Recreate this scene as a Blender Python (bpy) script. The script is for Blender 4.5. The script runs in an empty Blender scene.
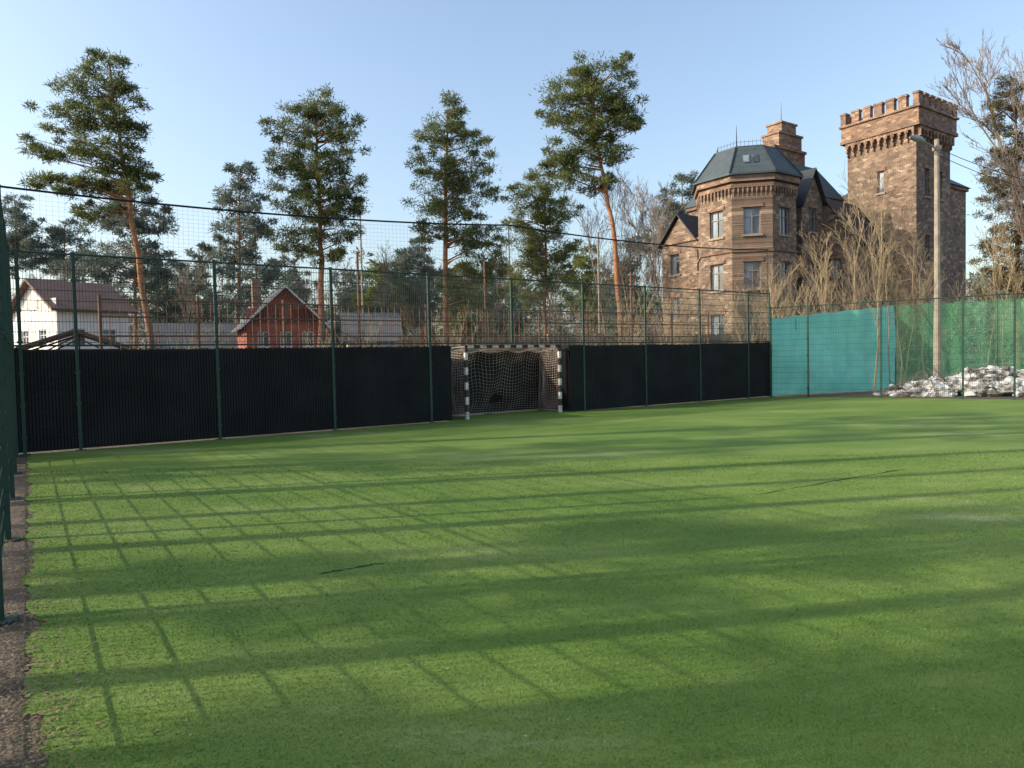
import bpy, math, random
import numpy as np
from mathutils import Matrix, Vector
random.seed(7); rng=np.random.default_rng(7)
sc=bpy.context.scene; col=sc.collection
rad=math.radians
# ---------------------------------------------------------------- camera
EYE=1.6
cd=bpy.data.cameras.new("camera"); cam=bpy.data.objects.new("camera",cd); col.objects.link(cam)
cd.sensor_width=36; cd.lens=36*700/1024; cd.clip_start=0.05; cd.clip_end=4000
CR=Matrix.Rotation(rad(88.0),4,'X')@Matrix.Rotation(rad(-1.25),4,'Z')
cam.matrix_world=Matrix.Translation((0,0,EYE))@CR
sc.camera=cam
def P(px,py,Y):
    """world point on a surveyed bearing at distance Y"""
    d=CR.to_3x3()@Vector(((px-512)/700,(384-py)/700,-1)); d*=Y/d.y
    return Vector((d.x,d.y,d.z+EYE))
# ---------------------------------------------------------------- light
SUN_EL=28; tox,toy=-0.985,-0.17
w=bpy.data.worlds.new("World"); sc.world=w; w.use_nodes=True
nt=w.node_tree; bg=nt.nodes["Background"]
sky=nt.nodes.new("ShaderNodeTexSky"); sky.sky_type='NISHITA'; sky.sun_disc=False
sky.sun_elevation=rad(SUN_EL); sky.sun_rotation=math.atan2(tox,toy)%(2*math.pi)
sky.air_density=1.25; sky.dust_density=2.8; sky.ozone_density=2.6
hs=nt.nodes.new("ShaderNodeHueSaturation"); hs.inputs["Saturation"].default_value=.9; hs.inputs["Value"].default_value=1.85
nt.links.new(sky.outputs[0],hs.inputs["Color"]); nt.links.new(hs.outputs[0],bg.inputs[0]); bg.inputs[1].default_value=0.15
sd=bpy.data.lights.new("sun","SUN"); so=bpy.data.objects.new("sun",sd); col.objects.link(so)
sd.energy=5.0; sd.angle=rad(0.5); sd.color=(1.0,0.89,0.70)
so.rotation_euler=Vector((tox*math.cos(rad(SUN_EL)),toy*math.cos(rad(SUN_EL)),math.sin(rad(SUN_EL)))).to_track_quat('Z','Y').to_euler()
sc.view_settings.view_transform='Standard'; sc.view_settings.look='None'; sc.view_settings.exposure=0
# ---------------------------------------------------------------- materials
def newmat(name):
    m=bpy.data.materials.new(name); m.use_nodes=True; n=m.node_tree
    return m,n,n.nodes["Principled BSDF"]
def N(n,t,**k):
    x=n.nodes.new(t)
    for a,b in k.items(): setattr(x,a,b)
    return x
def ramp(n,stops):
    r=N(n,"ShaderNodeValToRGB"); e=r.color_ramp.elements
    while len(e)<len(stops): e.new(0.5)
    for i,(p,c) in enumerate(stops):
        e[i].position=p; e[i].color=(*c,1)
    return r
def mat(name,c1,c2=None,scale=3,rough=0.8,bump=0.0,bscale=None,detail=5,metal=0,lo=.35,hi=.65,coord="Object",spec=.5):
    m,n,b=newmat(name); c2=c2 or tuple(x*.7 for x in c1)
    tc=N(n,"ShaderNodeTexCoord"); no=N(n,"ShaderNodeTexNoise"); no.inputs["Scale"].default_value=scale; no.inputs["Detail"].default_value=detail
    n.links.new(tc.outputs[coord],no.inputs["Vector"])
    r=ramp(n,[(lo,c2),(hi,c1)]); n.links.new(no.outputs["Fac"],r.inputs[0]); n.links.new(r.outputs[0],b.inputs["Base Color"])
    b.inputs["Roughness"].default_value=rough; b.inputs["Metallic"].default_value=metal; b.inputs["Specular IOR Level"].default_value=spec
    if bump:
        n2=N(n,"ShaderNodeTexNoise"); n2.inputs["Scale"].default_value=bscale or scale*4; n2.inputs["Detail"].default_value=6
        n.links.new(tc.outputs[coord],n2.inputs["Vector"])
        bp=N(n,"ShaderNodeBump"); bp.inputs["Strength"].default_value=bump; bp.inputs["Distance"].default_value=0.05
        n.links.new(n2.outputs["Fac"],bp.inputs["Height"]); n.links.new(bp.outputs[0],b.inputs["Normal"])
    return m
def foliage(name,c1,c2,c3,scale=.9,trans=.35):
    m,n,b=newmat(name); tc=N(n,"ShaderNodeTexCoord"); no=N(n,"ShaderNodeTexNoise"); no.inputs["Scale"].default_value=scale; no.inputs["Detail"].default_value=8; no.inputs["Roughness"].default_value=.7
    n.links.new(tc.outputs["Object"],no.inputs["Vector"])
    r=ramp(n,[(.32,c3),(.5,c2),(.68,c1)]); n.links.new(no.outputs["Fac"],r.inputs[0]); n.links.new(r.outputs[0],b.inputs["Base Color"])
    b.inputs["Roughness"].default_value=.7; b.inputs["Specular IOR Level"].default_value=.2
    t=N(n,"ShaderNodeBsdfTranslucent"); n.links.new(r.outputs[0],t.inputs[0])
    mx=N(n,"ShaderNodeMixShader"); mx.inputs[0].default_value=trans
    n.links.new(b.outputs[0],mx.inputs[1]); n.links.new(t.outputs[0],mx.inputs[2])
    n.links.new(mx.outputs[0],n.nodes["Material Output"].inputs[0]); return m
def brickmat(name,c1,c2,mortar,sc_=1.0,vary=.75):
    m,n,b=newmat(name); tc=N(n,"ShaderNodeTexCoord"); s=N(n,"ShaderNodeSeparateXYZ"); n.links.new(tc.outputs["Object"],s.inputs[0])
    a=N(n,"ShaderNodeMath",operation='ADD'); n.links.new(s.outputs[0],a.inputs[0]); n.links.new(s.outputs[1],a.inputs[1])
    c=N(n,"ShaderNodeCombineXYZ"); n.links.new(a.outputs[0],c.inputs[0]); n.links.new(s.outputs[2],c.inputs[1])
    br=N(n,"ShaderNodeTexBrick"); br.inputs["Scale"].default_value=sc_; br.inputs["Brick Width"].default_value=.32; br.inputs["Row Height"].default_value=.13
    br.inputs["Mortar Size"].default_value=.012; br.inputs["Color1"].default_value=(*c1,1); br.inputs["Color2"].default_value=(*c2,1); br.inputs["Mortar"].default_value=(*mortar,1); br.inputs["Bias"].default_value=0
    n.links.new(c.outputs[0],br.inputs["Vector"])
    vo=N(n,"ShaderNodeTexVoronoi"); vo.inputs["Scale"].default_value=2.6; mp=N(n,"ShaderNodeMapping"); mp.inputs["Scale"].default_value=(1,2,1); n.links.new(c.outputs[0],mp.inputs[0]); n.links.new(mp.outputs[0],vo.inputs["Vector"])
    sv=N(n,"ShaderNodeSeparateColor"); n.links.new(vo.outputs["Color"],sv.inputs[0])
    r=ramp(n,[(.0,(.55,.54,.55)),(.5,(1,1,1)),(.8,(1.2,1.2,1.18)),(1,(1.9,2.05,2.1))]); n.links.new(sv.outputs[0],r.inputs[0])
    no=N(n,"ShaderNodeTexNoise"); no.inputs["Scale"].default_value=.7; no.inputs["Detail"].default_value=8; no.inputs["Roughness"].default_value=.75; n.links.new(tc.outputs["Object"],no.inputs["Vector"])
    r2=ramp(n,[(.35,(.74,.72,.72)),(.65,(1.15,1.15,1.13))]); n.links.new(no.outputs["Fac"],r2.inputs[0])
    mx=N(n,"ShaderNodeMix",data_type='RGBA',blend_type='MULTIPLY'); mx.inputs["Factor"].default_value=vary; n.links.new(br.outputs["Color"],mx.inputs[6]); n.links.new(r.outputs[0],mx.inputs[7])
    mx2=N(n,"ShaderNodeMix",data_type='RGBA',blend_type='MULTIPLY'); mx2.inputs["Factor"].default_value=1; n.links.new(mx.outputs[2],mx2.inputs[6]); n.links.new(r2.outputs[0],mx2.inputs[7])
    n.links.new(mx2.outputs[2],b.inputs["Base Color"]); b.inputs["Roughness"].default_value=.9
    bp=N(n,"ShaderNodeBump"); bp.inputs["Strength"].default_value=.5; bp.inputs["Distance"].default_value=.02; n.links.new(br.outputs["Fac"],bp.inputs["Height"]); bp.invert=True
    n.links.new(bp.outputs[0],b.inputs["Normal"]); return m
M={}
M['steel']=mat("green_painted_steel",(.012,.05,.032),(.009,.035,.024),4,.5)
M['wire']=mat("green_wire",(.011,.04,.025),(.009,.028,.02),4,.5)
M['slat']=mat("black_plastic_slat",(.017,.0175,.018),(.009,.0095,.010),1.2,.75,.1,30,spec=.25)
M['black']=mat("black_netting",(.01,.01,.011),None,2,.7)
M['rust']=mat("rusty_steel",(.22,.10,.055),(.12,.06,.04),4,.85)
M['seam']=mat("turf_joint",(.03,.06,.014),(.02,.04,.012),6,.9)
M['white']=mat("worn_white_paint",(.66,.63,.58),(.36,.31,.26),9,.6,detail=8,lo=.3,hi=.5)
M['red']=mat("dark_stripe_paint",(.085,.035,.03),(.035,.022,.02),9,.6)
M['frame']=mat("grey_brown_window_frame",(.30,.27,.24),(.2,.18,.16),6,.6)
M['wframe']=mat("white_window_frame",(.7,.69,.66),(.6,.58,.55),6,.6)
M['rope']=mat("net_rope",(.46,.38,.32),(.28,.19,.15),3,.9)
M['fleck']=mat("dry_fleck",(.4,.36,.22),(.25,.2,.12),3,.9)
M['brick']=brickmat("castle_brick",(.235,.150,.100),(.150,.096,.068),(.28,.235,.18),1.0,.85)
M['brickd']=brickmat("trim_brick",(.26,.155,.10),(.20,.115,.076),(.28,.22,.17),1.0)
M['stone']=mat("trim_stone",(.34,.28,.22),(.25,.2,.15),3,.9,.3)
def roofmat(name,c1,c2):
    m,n,b=newmat(name); tc=N(n,"ShaderNodeTexCoord"); s=N(n,"ShaderNodeSeparateXYZ"); n.links.new(tc.outputs["Object"],s.inputs[0])
    a=N(n,"ShaderNodeMath",operation='ADD'); n.links.new(s.outputs[0],a.inputs[0]); n.links.new(s.outputs[1],a.inputs[1])
    f=N(n,"ShaderNodeMath",operation='MULTIPLY'); n.links.new(a.outputs[0],f.inputs[0]); f.inputs[1].default_value=2.2
    g=N(n,"ShaderNodeMath",operation='FRACT'); n.links.new(f.outputs[0],g.inputs[0])
    r=ramp(n,[(0,c2),(.1,c1)]); n.links.new(g.outputs[0],r.inputs[0])
    no=N(n,"ShaderNodeTexNoise"); no.inputs["Scale"].default_value=1.5; n.links.new(tc.outputs["Object"],no.inputs["Vector"])
    mx=N(n,"ShaderNodeMix",data_type='RGBA',blend_type='MULTIPLY'); mx.inputs["Factor"].default_value=.5; n.links.new(r.outputs[0],mx.inputs[6]); n.links.new(no.outputs["Fac"],mx.inputs[7])
    n.links.new(mx.outputs[2],b.inputs["Base Color"]); b.inputs["Roughness"].default_value=.6; b.inputs["Specular IOR Level"].default_value=.3; return m
M['slate']=roofmat("blue_grey_metal_roof",(.08,.105,.115),(.03,.042,.048))
M['droof']=roofmat("dark_metal_roof",(.045,.05,.06),(.03,.03,.035))
M['broof']=roofmat("brown_metal_roof",(.19,.105,.075),(.09,.05,.04))
M['groof']=roofmat("grey_metal_roof",(.14,.145,.15),(.07,.07,.075))
M['cream']=mat("white_render",(.8,.77,.73),(.7,.68,.63),2,.9)
M['redwall']=brickmat("red_brick",(.40,.09,.06),(.34,.078,.052),(.3,.14,.11),1.0,.3)
M['wood']=mat("dark_timber",(.09,.05,.03),(.05,.03,.02),5,.8)
M['bwall']=mat("brown_boards",(.19,.14,.11),(.12,.09,.07),3,.9)
M['concrete']=mat("weathered_pole",(.33,.28,.22),(.21,.18,.145),3,.9,.3)
M['lampgrey']=mat("lamp_metal",(.35,.36,.37),None,3,.4,metal=.5)
mg,n_,b_=newmat("window_glass"); b_.inputs["Roughness"].default_value=.08; b_.inputs["Specular IOR Level"].default_value=.8
no_=N(n_,"ShaderNodeTexNoise"); no_.inputs["Scale"].default_value=.8; rr=ramp(n_,[(.4,(.04,.05,.06)),(.6,(.20,.24,.29))]); n_.links.new(no_.outputs["Fac"],rr.inputs[0]); n_.links.new(rr.outputs[0],b_.inputs["Base Color"]); M['glass']=mg
M['needle']=foliage("pine_needles",(.20,.22,.075),(.14,.165,.058),(.08,.105,.042),trans=.42)
M['needle_y']=foliage("pine_needles_yellowish",(.27,.27,.075),(.18,.20,.06),(.09,.115,.036),trans=.45)
M['needle_haze']=foliage("pine_needles_hazed",(.19,.215,.165),(.145,.175,.14),(.105,.135,.115),.4)  # aerial haze tinted into the needle colour, paler and bluer than near pines
M['needle_brown']=foliage("dry_larch_foliage",(.22,.18,.09),(.14,.12,.06),(.07,.065,.035))
M['twig']=mat("bare_bark",(.20,.16,.125),(.12,.095,.08),3,.9)
M['twig_y']=mat("pale_bare_bark",(.32,.245,.14),(.20,.15,.095),3,.9)
M['twig_haze']=mat("hazed_bare_twigs",(.34,.30,.28),(.26,.225,.21),.3,.95)  # distance haze painted into the twigs by lightening their base colour
m,n,b=newmat("pine_bark"); tc=N(n,"ShaderNodeTexCoord"); s=N(n,"ShaderNodeSeparateXYZ"); n.links.new(tc.outputs["Object"],s.inputs[0])
mr=N(n,"ShaderNodeMapRange"); mr.inputs[1].default_value=2; mr.inputs[2].default_value=6; n.links.new(s.outputs[2],mr.inputs[0])
no=N(n,"ShaderNodeTexNoise"); no.inputs["Scale"].default_value=5; no.inputs["Detail"].default_value=6; n.links.new(tc.outputs["Object"],no.inputs["Vector"])
r1=ramp(n,[(.35,(.09,.06,.045)),(.65,(.19,.13,.1))]); r2=ramp(n,[(.35,(.24,.10,.045)),(.65,(.42,.19,.08))])
n.links.new(no.outputs["Fac"],r1.inputs[0]); n.links.new(no.outputs["Fac"],r2.inputs[0])
mx=N(n,"ShaderNodeMix",data_type='RGBA'); n.links.new(mr.outputs[0],mx.inputs["Factor"]); n.links.new(r1.outputs[0],mx.inputs[6]); n.links.new(r2.outputs[0],mx.inputs[7]); n.links.new(mx.outputs[2],b.inputs["Base Color"]); b.inputs["Roughness"].default_value=.9
M['bark']=m
def turfmat(name,k=1.0):
    m,n,b=newmat(name); g=N(n,"ShaderNodeNewGeometry")
    mp=N(n,"ShaderNodeMapping"); mp.inputs["Rotation"].default_value=(0,0,rad(-8)); mp.inputs["Scale"].default_value=(.4,1,1); n.links.new(g.outputs["Position"],mp.inputs[0])
    a=N(n,"ShaderNodeTexNoise"); a.inputs["Scale"].default_value=.5; a.inputs["Detail"].default_value=9; a.inputs["Roughness"].default_value=.72; n.links.new(mp.outputs[0],a.inputs["Vector"])
    r=ramp(n,[(.30,tuple(k*x for x in(.070,.135,.022))),(.47,tuple(k*x for x in(.118,.192,.032))),(.58,tuple(k*x for x in(.165,.235,.052))),(.70,tuple(k*x for x in(.29,.32,.15)))]); n.links.new(a.outputs["Fac"],r.inputs[0])
    f=N(n,"ShaderNodeTexNoise"); f.inputs["Scale"].default_value=130; f.inputs["Detail"].default_value=5; f.inputs["Roughness"].default_value=.7; n.links.new(g.outputs["Position"],f.inputs["Vector"])
    r2=ramp(n,[(.3,(.76,.76,.76)),(.7,(1.14,1.14,1.14))]); n.links.new(f.outputs["Fac"],r2.inputs[0])
    mx=N(n,"ShaderNodeMix",data_type='RGBA',blend_type='MULTIPLY'); mx.inputs["Factor"].default_value=1; n.links.new(r.outputs[0],mx.inputs[6]); n.links.new(r2.outputs[0],mx.inputs[7])
    n.links.new(mx.outputs[2],b.inputs["Base Color"]); b.inputs["Roughness"].default_value=.75; b.inputs["Specular IOR Level"].default_value=.2
    bp=N(n,"ShaderNodeBump"); bp.inputs["Strength"].default_value=.45; bp.inputs["Distance"].default_value=.005; n.links.new(f.outputs["Fac"],bp.inputs["Height"]); n.links.new(bp.outputs[0],b.inputs["Normal"])
    return m
M['turf']=turfmat("artificial_turf",1.0); M['blade']=turfmat("turf_blades",1.18)
M['soil']=mat("leafy_soil",(.15,.11,.075),(.06,.045,.032),5,.95,.6,45,detail=10)
M['litter']=mat("dry_leaves",(.28,.205,.125),(.10,.075,.045),9,.9)
M['teal']=mat("teal_tarpaulin",(.27,.78,.62),(.19,.66,.53),1.6,.55,.35,3)
m,n,b=newmat("green_netting"); b.inputs["Base Color"].default_value=(.10,.40,.19,1); b.inputs["Roughness"].default_value=.8
tr=N(n,"ShaderNodeBsdfTransparent"); mx=N(n,"ShaderNodeMixShader"); mx.inputs[0].default_value=.5; n.links.new(b.outputs[0],mx.inputs[1]); n.links.new(tr.outputs[0],mx.inputs[2]); n.links.new(mx.outputs[0],n.nodes["Material Output"].inputs[0]); M['gnet']=m
M['rubble']=mat("white_rubble",(.7,.68,.65),(.14,.12,.10),2.2,.9,.5,12,detail=8,lo=.40,hi=.56)
# ---------------------------------------------------------------- mesh tools
class MB:
    def __init__(s): s.v=[]; s.f=[]; s.m=[]
    def quad(s,a,b,c,d,mi=0):
        k=len(s.v); s.v+=[tuple(a),tuple(b),tuple(c),tuple(d)]; s.f.append((k,k+1,k+2,k+3)); s.m.append(mi)
    def tri(s,a,b,c,mi=0):
        k=len(s.v); s.v+=[tuple(a),tuple(b),tuple(c)]; s.f.append((k,k+1,k+2)); s.m.append(mi)
    def box(s,x0,x1,y0,y1,z0,z1,mi=0):
        s.prism([(x0,y0),(x1,y0),(x1,y1),(x0,y1)],z0,z1,mi)
    def prism(s,poly,z0,z1,mi=0,top=None):
        k=len(s.v); n=len(poly); top=top or poly
        s.v+=[(x,y,z0) for x,y in poly]+[(x,y,z1) for x,y in top]
        for i in range(n):
            j=(i+1)%n; s.f.append((k+i,k+j,k+n+j,k+n+i)); s.m.append(mi)
        s.f.append(tuple(k+i for i in reversed(range(n)))); s.f.append(tuple(k+n+i for i in range(n))); s.m+=[mi,mi]
    def obox(s,o,d,nn,s0,s1,o0,o1,z0,z1,mi=0):
        q=lambda a,b:(o[0]+d[0]*a+nn[0]*b,o[1]+d[1]*a+nn[1]*b)
        s.prism([q(s0,o1),q(s1,o1),q(s1,o0),q(s0,o0)],z0,z1,mi)
    def tube(s,pts,rs,n=6,mi=0,cap=True):
        pts=[Vector(p) for p in pts]
        if not hasattr(rs,'__len__'): rs=[rs]*len(pts)
        k=len(s.v); m=len(pts)
        d0=(pts[-1]-pts[0]).normalized(); ref=Vector((1,0,0)) if abs(d0.x)<.7 else Vector((0,1,0))
        for i,p in enumerate(pts):
            d=(pts[min(i+1,m-1)]-pts[max(i-1,0)]).normalized(); a=d.cross(ref).normalized(); b=d.cross(a)
            for j in range(n):
                t=2*math.pi*(j+.5)/n; s.v.append(tuple(p+a*(math.cos(t)*rs[i])+b*(math.sin(t)*rs[i])))
        for i in range(m-1):
            for j in range(n):
                jj=(j+1)%n; s.f.append((k+i*n+j,k+i*n+jj,k+(i+1)*n+jj,k+(i+1)*n+j)); s.m.append(mi)
        if cap:
            s.f.append(tuple(k+j for j in range(n))); s.f.append(tuple(k+(m-1)*n+j for j in reversed(range(n)))); s.m+=[mi,mi]
    def wall(s,p0,p1,z0,z1,ops=(),depth=.25,mi=0):
        L=math.dist(p0,p1); d=((p1[0]-p0[0])/L,(p1[1]-p0[1])/L); n=(d[1],-d[0])
        S=sorted({0,L}|{o[0] for o in ops}|{o[1] for o in ops}); Z=sorted({z0,z1}|{o[2] for o in ops}|{o[3] for o in ops})
        q=lambda a,z,o=0:(p0[0]+d[0]*a-n[0]*o,p0[1]+d[1]*a-n[1]*o,z)
        for a,b in zip(S,S[1:]):
            for c,e in zip(Z,Z[1:]):
                mx,mz=(a+b)/2,(c+e)/2
                if any(o[0]<mx<o[1] and o[2]<mz<o[3] for o in ops): continue
                s.quad(q(a,c),q(b,c),q(b,e),q(a,e),mi)
        for o in ops:
            a,b,c,e=o
            s.quad(q(a,c),q(a,c,depth),q(b,c,depth),q(b,c),mi); s.quad(q(a,e),q(b,e),q(b,e,depth),q(a,e,depth),mi)
            s.quad(q(a,c),q(a,e),q(a,e,depth),q(a,c,depth),mi); s.quad(q(b,c),q(b,c,depth),q(b,e,depth),q(b,e),mi)
    def build(s,name,mats,parent=None,loc=None,smooth=False):
        me=bpy.data.meshes.new(name); me.from_pydata(s.v,[],s.f)
        mats=mats if isinstance(mats,(list,tuple)) else [mats]
        for x in mats: me.materials.append(x)
        me.polygons.foreach_set("material_index",s.m)
        if smooth: me.polygons.foreach_set("use_smooth",[True]*len(s.f))
        me.update()
        ob=bpy.data.objects.new(name,me); col.objects.link(ob)
        if parent: ob.parent=parent
        if loc: ob.location=loc
        return ob
def quads_obj(name,A,mt,parent=None):
    n,k,_=A.shape; me=bpy.data.meshes.new(name)
    me.vertices.add(n*k); me.vertices.foreach_set("co",A.reshape(-1).astype(np.float32))
    me.loops.add(n*k); me.loops.foreach_set("vertex_index",np.arange(n*k,dtype=np.int32))
    me.polygons.add(n); me.polygons.foreach_set("loop_start",np.arange(0,n*k,k,dtype=np.int32)); me.polygons.foreach_set("loop_total",np.full(n,k,dtype=np.int32))
    me.materials.append(mt); me.update(calc_edges=True); me.validate()
    ob=bpy.data.objects.new(name,me); col.objects.link(ob)
    if parent: ob.parent=parent
    return ob
def thing(name,label,cat,loc=(0,0,0),rot=0,group=None):
    e=bpy.data.objects.new(name,None); e.empty_display_size=.3; col.objects.link(e); e.location=loc; e.rotation_euler=(0,0,rot)
    e["label"]=label; e["category"]=cat
    if group: e["group"]=group
    return e
def tag(o,label,cat,group=None,kind=None):
    o["label"]=label; o["category"]=cat
    if group:o["group"]=group
    if kind:o["kind"]=kind
def copy_thing(root,loc,rot=0,scale=1,label=None):
    r=root.copy(); col.objects.link(r); r.location=loc; r.rotation_euler=(0,0,rot); r.scale=(scale,)*3
    if label: r["label"]=label
    for c in list(root.children):
        k=c.copy(); col.objects.link(k); k.parent=r
    return r
# ---------------------------------------------------------------- ground and turf
g=MB(); g.quad((-1500,-300,0),(1500,-300,0),(1500,2500,0),(-1500,2500,0)); go=g.build("ground",M['soil']); go["kind"]="structure"
A=Vector((-9.24,13.2)); U=Vector((.826,.563)).normalized(); V=Vector((-U.y,U.x)); ANG=math.atan2(U.y,U.x)
A2=A-U*.12
Bc=A+U*22.8; LD=Vector((.5695,-.822)).normalized(); RD=Vector((.816,-.578))
edge=[]
EO=.165
for i in range(240):
    t=i*.08; p=A2+U*EO-V*.02+LD*t; p=p+U*(random.uniform(-.03,.035)+.03*math.sin(t*3.1)+.025*math.sin(t*7.7)); edge.append((p.x,p.y))
poly=edge+[(edge[-1][0],-14),(26,-14),(26,14.6)]+[((Bc+RD*.2).x,(Bc+RD*.2).y),(Bc.x,Bc.y)]
poly+=[tuple(A+U*13.25),tuple(A+U*13.25+V*1.35),tuple(A+U*9.25+V*1.35),tuple(A+U*9.25)]
g=MB(); g.v=[(x,y,.012) for x,y in poly]; g.f=[tuple(range(len(poly)))[::-1]]; g.m=[0]
to=g.build("turf_ground",M['turf']); to["kind"]="structure"
me=to.data
import bmesh
bm=bmesh.new(); bm.from_mesh(me); bmesh.ops.triangulate(bm,faces=bm.faces[:]); bmesh.ops.recalc_face_normals(bm,faces=bm.faces[:])
if sum(f.normal.z for f in bm.faces)<0: bmesh.ops.reverse_faces(bm,faces=bm.faces[:])
bm.to_mesh(me); bm.free()
nb=320000
Y=np.exp(rng.uniform(math.log(1.7),math.log(11),nb)); X=rng.uniform(-.82,.85,nb)*Y
pa=np.array([(A2+U*EO)[:]]); ld=np.array(LD[:]); rel=np.stack([X,Y],1)-pa
side=rel[:,0]*ld[1]-rel[:,1]*ld[0]; keep=(-side>-.10+.2*rng.random(nb))
relb=np.stack([X,Y],1)-np.array([A[:]]); dv=relb@np.array(V[:]); keep&=(dv<-.05)
X=X[keep];Y=Y[keep]; nb=len(X)
h=rng.uniform(.004,.010,nb)*(1+Y*.03); wd=.0007+.0005*Y; an=rng.uniform(0,2*math.pi,nb); lean=rng.uniform(-1.3,1.3,(nb,2))*h[:,None]
T=np.zeros((nb,3,3)); T[:,0,0]=X-np.cos(an)*wd;T[:,0,1]=Y-np.sin(an)*wd;T[:,1,0]=X+np.cos(an)*wd;T[:,1,1]=Y+np.sin(an)*wd
T[:,0,2]=T[:,1,2]=.0115; T[:,2,0]=X+lean[:,0];T[:,2,1]=Y+lean[:,1];T[:,2,2]=.012+h
o=quads_obj("grass",T,M['blade']); tag(o,"short green artificial turf blades on the sports pitch","grass",kind="stuff")
def litter(n,fx,name,label,mt,size,zh=.024):
    Q=np.zeros((n,4,3))
    for i in range(n):
        x,y=fx(); a=random.uniform(0,6.3); s=random.uniform(.4,1)*size; z=random.uniform(.014,zh)
        for j,(u,v) in enumerate(((-1,-.35),(.9,-.5),(1,.3),(-.7,.5))):
            Q[i,j]=(x+s*(u*math.cos(a)-v*math.sin(a)),y+s*(u*math.sin(a)+v*math.cos(a)),z+random.uniform(0,.5)*s)
    o=quads_obj(name,Q,mt); tag(o,label,"leaves",kind="stuff")
def fl():
    p=A2+LD*(15.6-random.expovariate(.22))+U*(random.gauss(.03,.17)); return p.x,p.y
litter(9000,fl,"leaf_litter","dry brown leaves and debris along the fence foot",M['litter'],.013)
def ft():
    y=math.exp(random.uniform(math.log(2),math.log(14))); return random.uniform(-.55,.7)*y,y
litter(190,ft,"fallen_flakes","pale dry flecks scattered on the turf",M['fleck'],.008)
for (a,b_) in (((320,576),(386,564)),((755,496),(905,470))):
    def gp(px,py):
        d=CR.to_3x3()@Vector(((px-512)/700,(384-py)/700,-1)); t=-EYE/d.z; return Vector((d.x*t,d.y*t,0))
    p,q=gp(*a),gp(*b_); mb=MB(); pts=[p.lerp(q,i/16)+Vector((random.uniform(-.02,.02),random.uniform(-.02,.02),.012)) for i in range(17)]
    mb.tube(pts,[.002]+[random.uniform(.003,.013) for _ in range(15)]+[.002],5); o=mb.build("turf_seam",M['seam']); o["kind"]="structure"
# ---------------------------------------------------------------- fences
def post_mesh(h,w_=.03,foot=True):
    mb=MB(); mb.box(-w_,w_,-w_*.8,w_*.8,0,h); mb.box(-w_*1.2,w_*1.2,-w_,w_,h,h+.02)
    if foot: mb.box(-.09,.09,-.09,.09,0,.02)
    for z in np.arange(.3,h,.6): mb.box(-w_*1.5,w_*1.5,-w_*1.3,-w_*.8,z,z+.05)
    return mb
def wires(mb,s0,s1,z0,z1,dx=.055,dz=.2,rv=.0032,rh=.005,y=-.028,twin=True):
    for s_ in np.arange(s0,s1,dx): mb.box(s_-rv,s_+rv,y-rv,y+rv,z0,z1)
    for z in np.arange(z0+.02,z1+.001,dz):
        mb.box(s0,s1,y-rv-2*rh,y-rv,z-rh,z+rh)
        if twin: mb.box(s0,s1,y+rv,y+rv+2*rh,z-rh,z+rh)
H=3.85
bf=thing("sports_fence","dark green steel pitch fence with black slatted lower panels","fence",(A.x,A.y,0),ANG)
S=[0]+[.9+2.58*k for k in range(9)]+[22.8]
pm=None
for s_ in S:
    if 9.3<s_<13.2:
        p=post_mesh(H-2.07,foot=False).build("post",M['steel'],bf); p.location=(s_,0,2.07); continue
    if pm is None: pm=post_mesh(H).build("post",M['steel'],bf); p=pm
    else: p=bpy.data.objects.new("post",pm.data); col.objects.link(p); p.parent=bf
    p.location=(s_,0,0)
for z in (H-.02,2.06):
    mb=MB(); mb.tube([(-3.5,0,z),(22.8,0,z)],.02,8); mb.build("rail",M['steel'],bf)
for a,b in zip([-3.5]+S,S):
    mb=MB(); wires(mb,a+.03,b-.03,2.1,H-.04); mb.build("wire_mesh",M['wire'],bf)
def slats(o,d,L,zt):
    mb=MB(); nn=(d[1],-d[0]); s_=0
    while s_<L-.02:
        mb.obox(o,d,nn,s_,min(s_+.044,L),-.012+random.uniform(-.006,.006),.004,.04,zt+random.uniform(-.012,.012)); s_+=.0555
    mb.obox(o,d,nn,0,L,-.04,-.03,.04,zt-.02)
    for z in np.arange(.1,zt,.19):
        mb.obox(o,d,nn,0,L,.006,.011,z-.0025,z+.0025)
    return mb
seg=[(-3.5,0)]
for a,b in zip(S,S[1:]):
    if b<=9.25 or a>=13.25: seg.append((a,b))
    else:
        if a<9.25: seg.append((a,9.25))
        if b>13.25: seg.append((13.25,b))
for a,b in seg:
    slats((a+.03,0),(1,0),b-a-.06,2.0+random.uniform(-.02,.03)).build("slatted_panel",M['slat'],bf)
slats((9.25,0),(0,1),1.35,2.0).build("slatted_panel",M['slat'],bf)
slats((9.25,1.35),(1,0),2,2.0).build("slatted_panel",M['slat'],bf); slats((11.25,1.35),(1,0),2,2.0).build("slatted_panel",M['slat'],bf)
slats((13.25,1.35),(0,-1),1.35,2.0).build("slatted_panel",M['slat'],bf)
for x,y in ((9.25,1.35),(11.25,1.35),(13.25,1.35)):
    p=post_mesh(2.0).build("short_post",M['slat'],bf); p.location=(x,y+.07,0)
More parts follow.
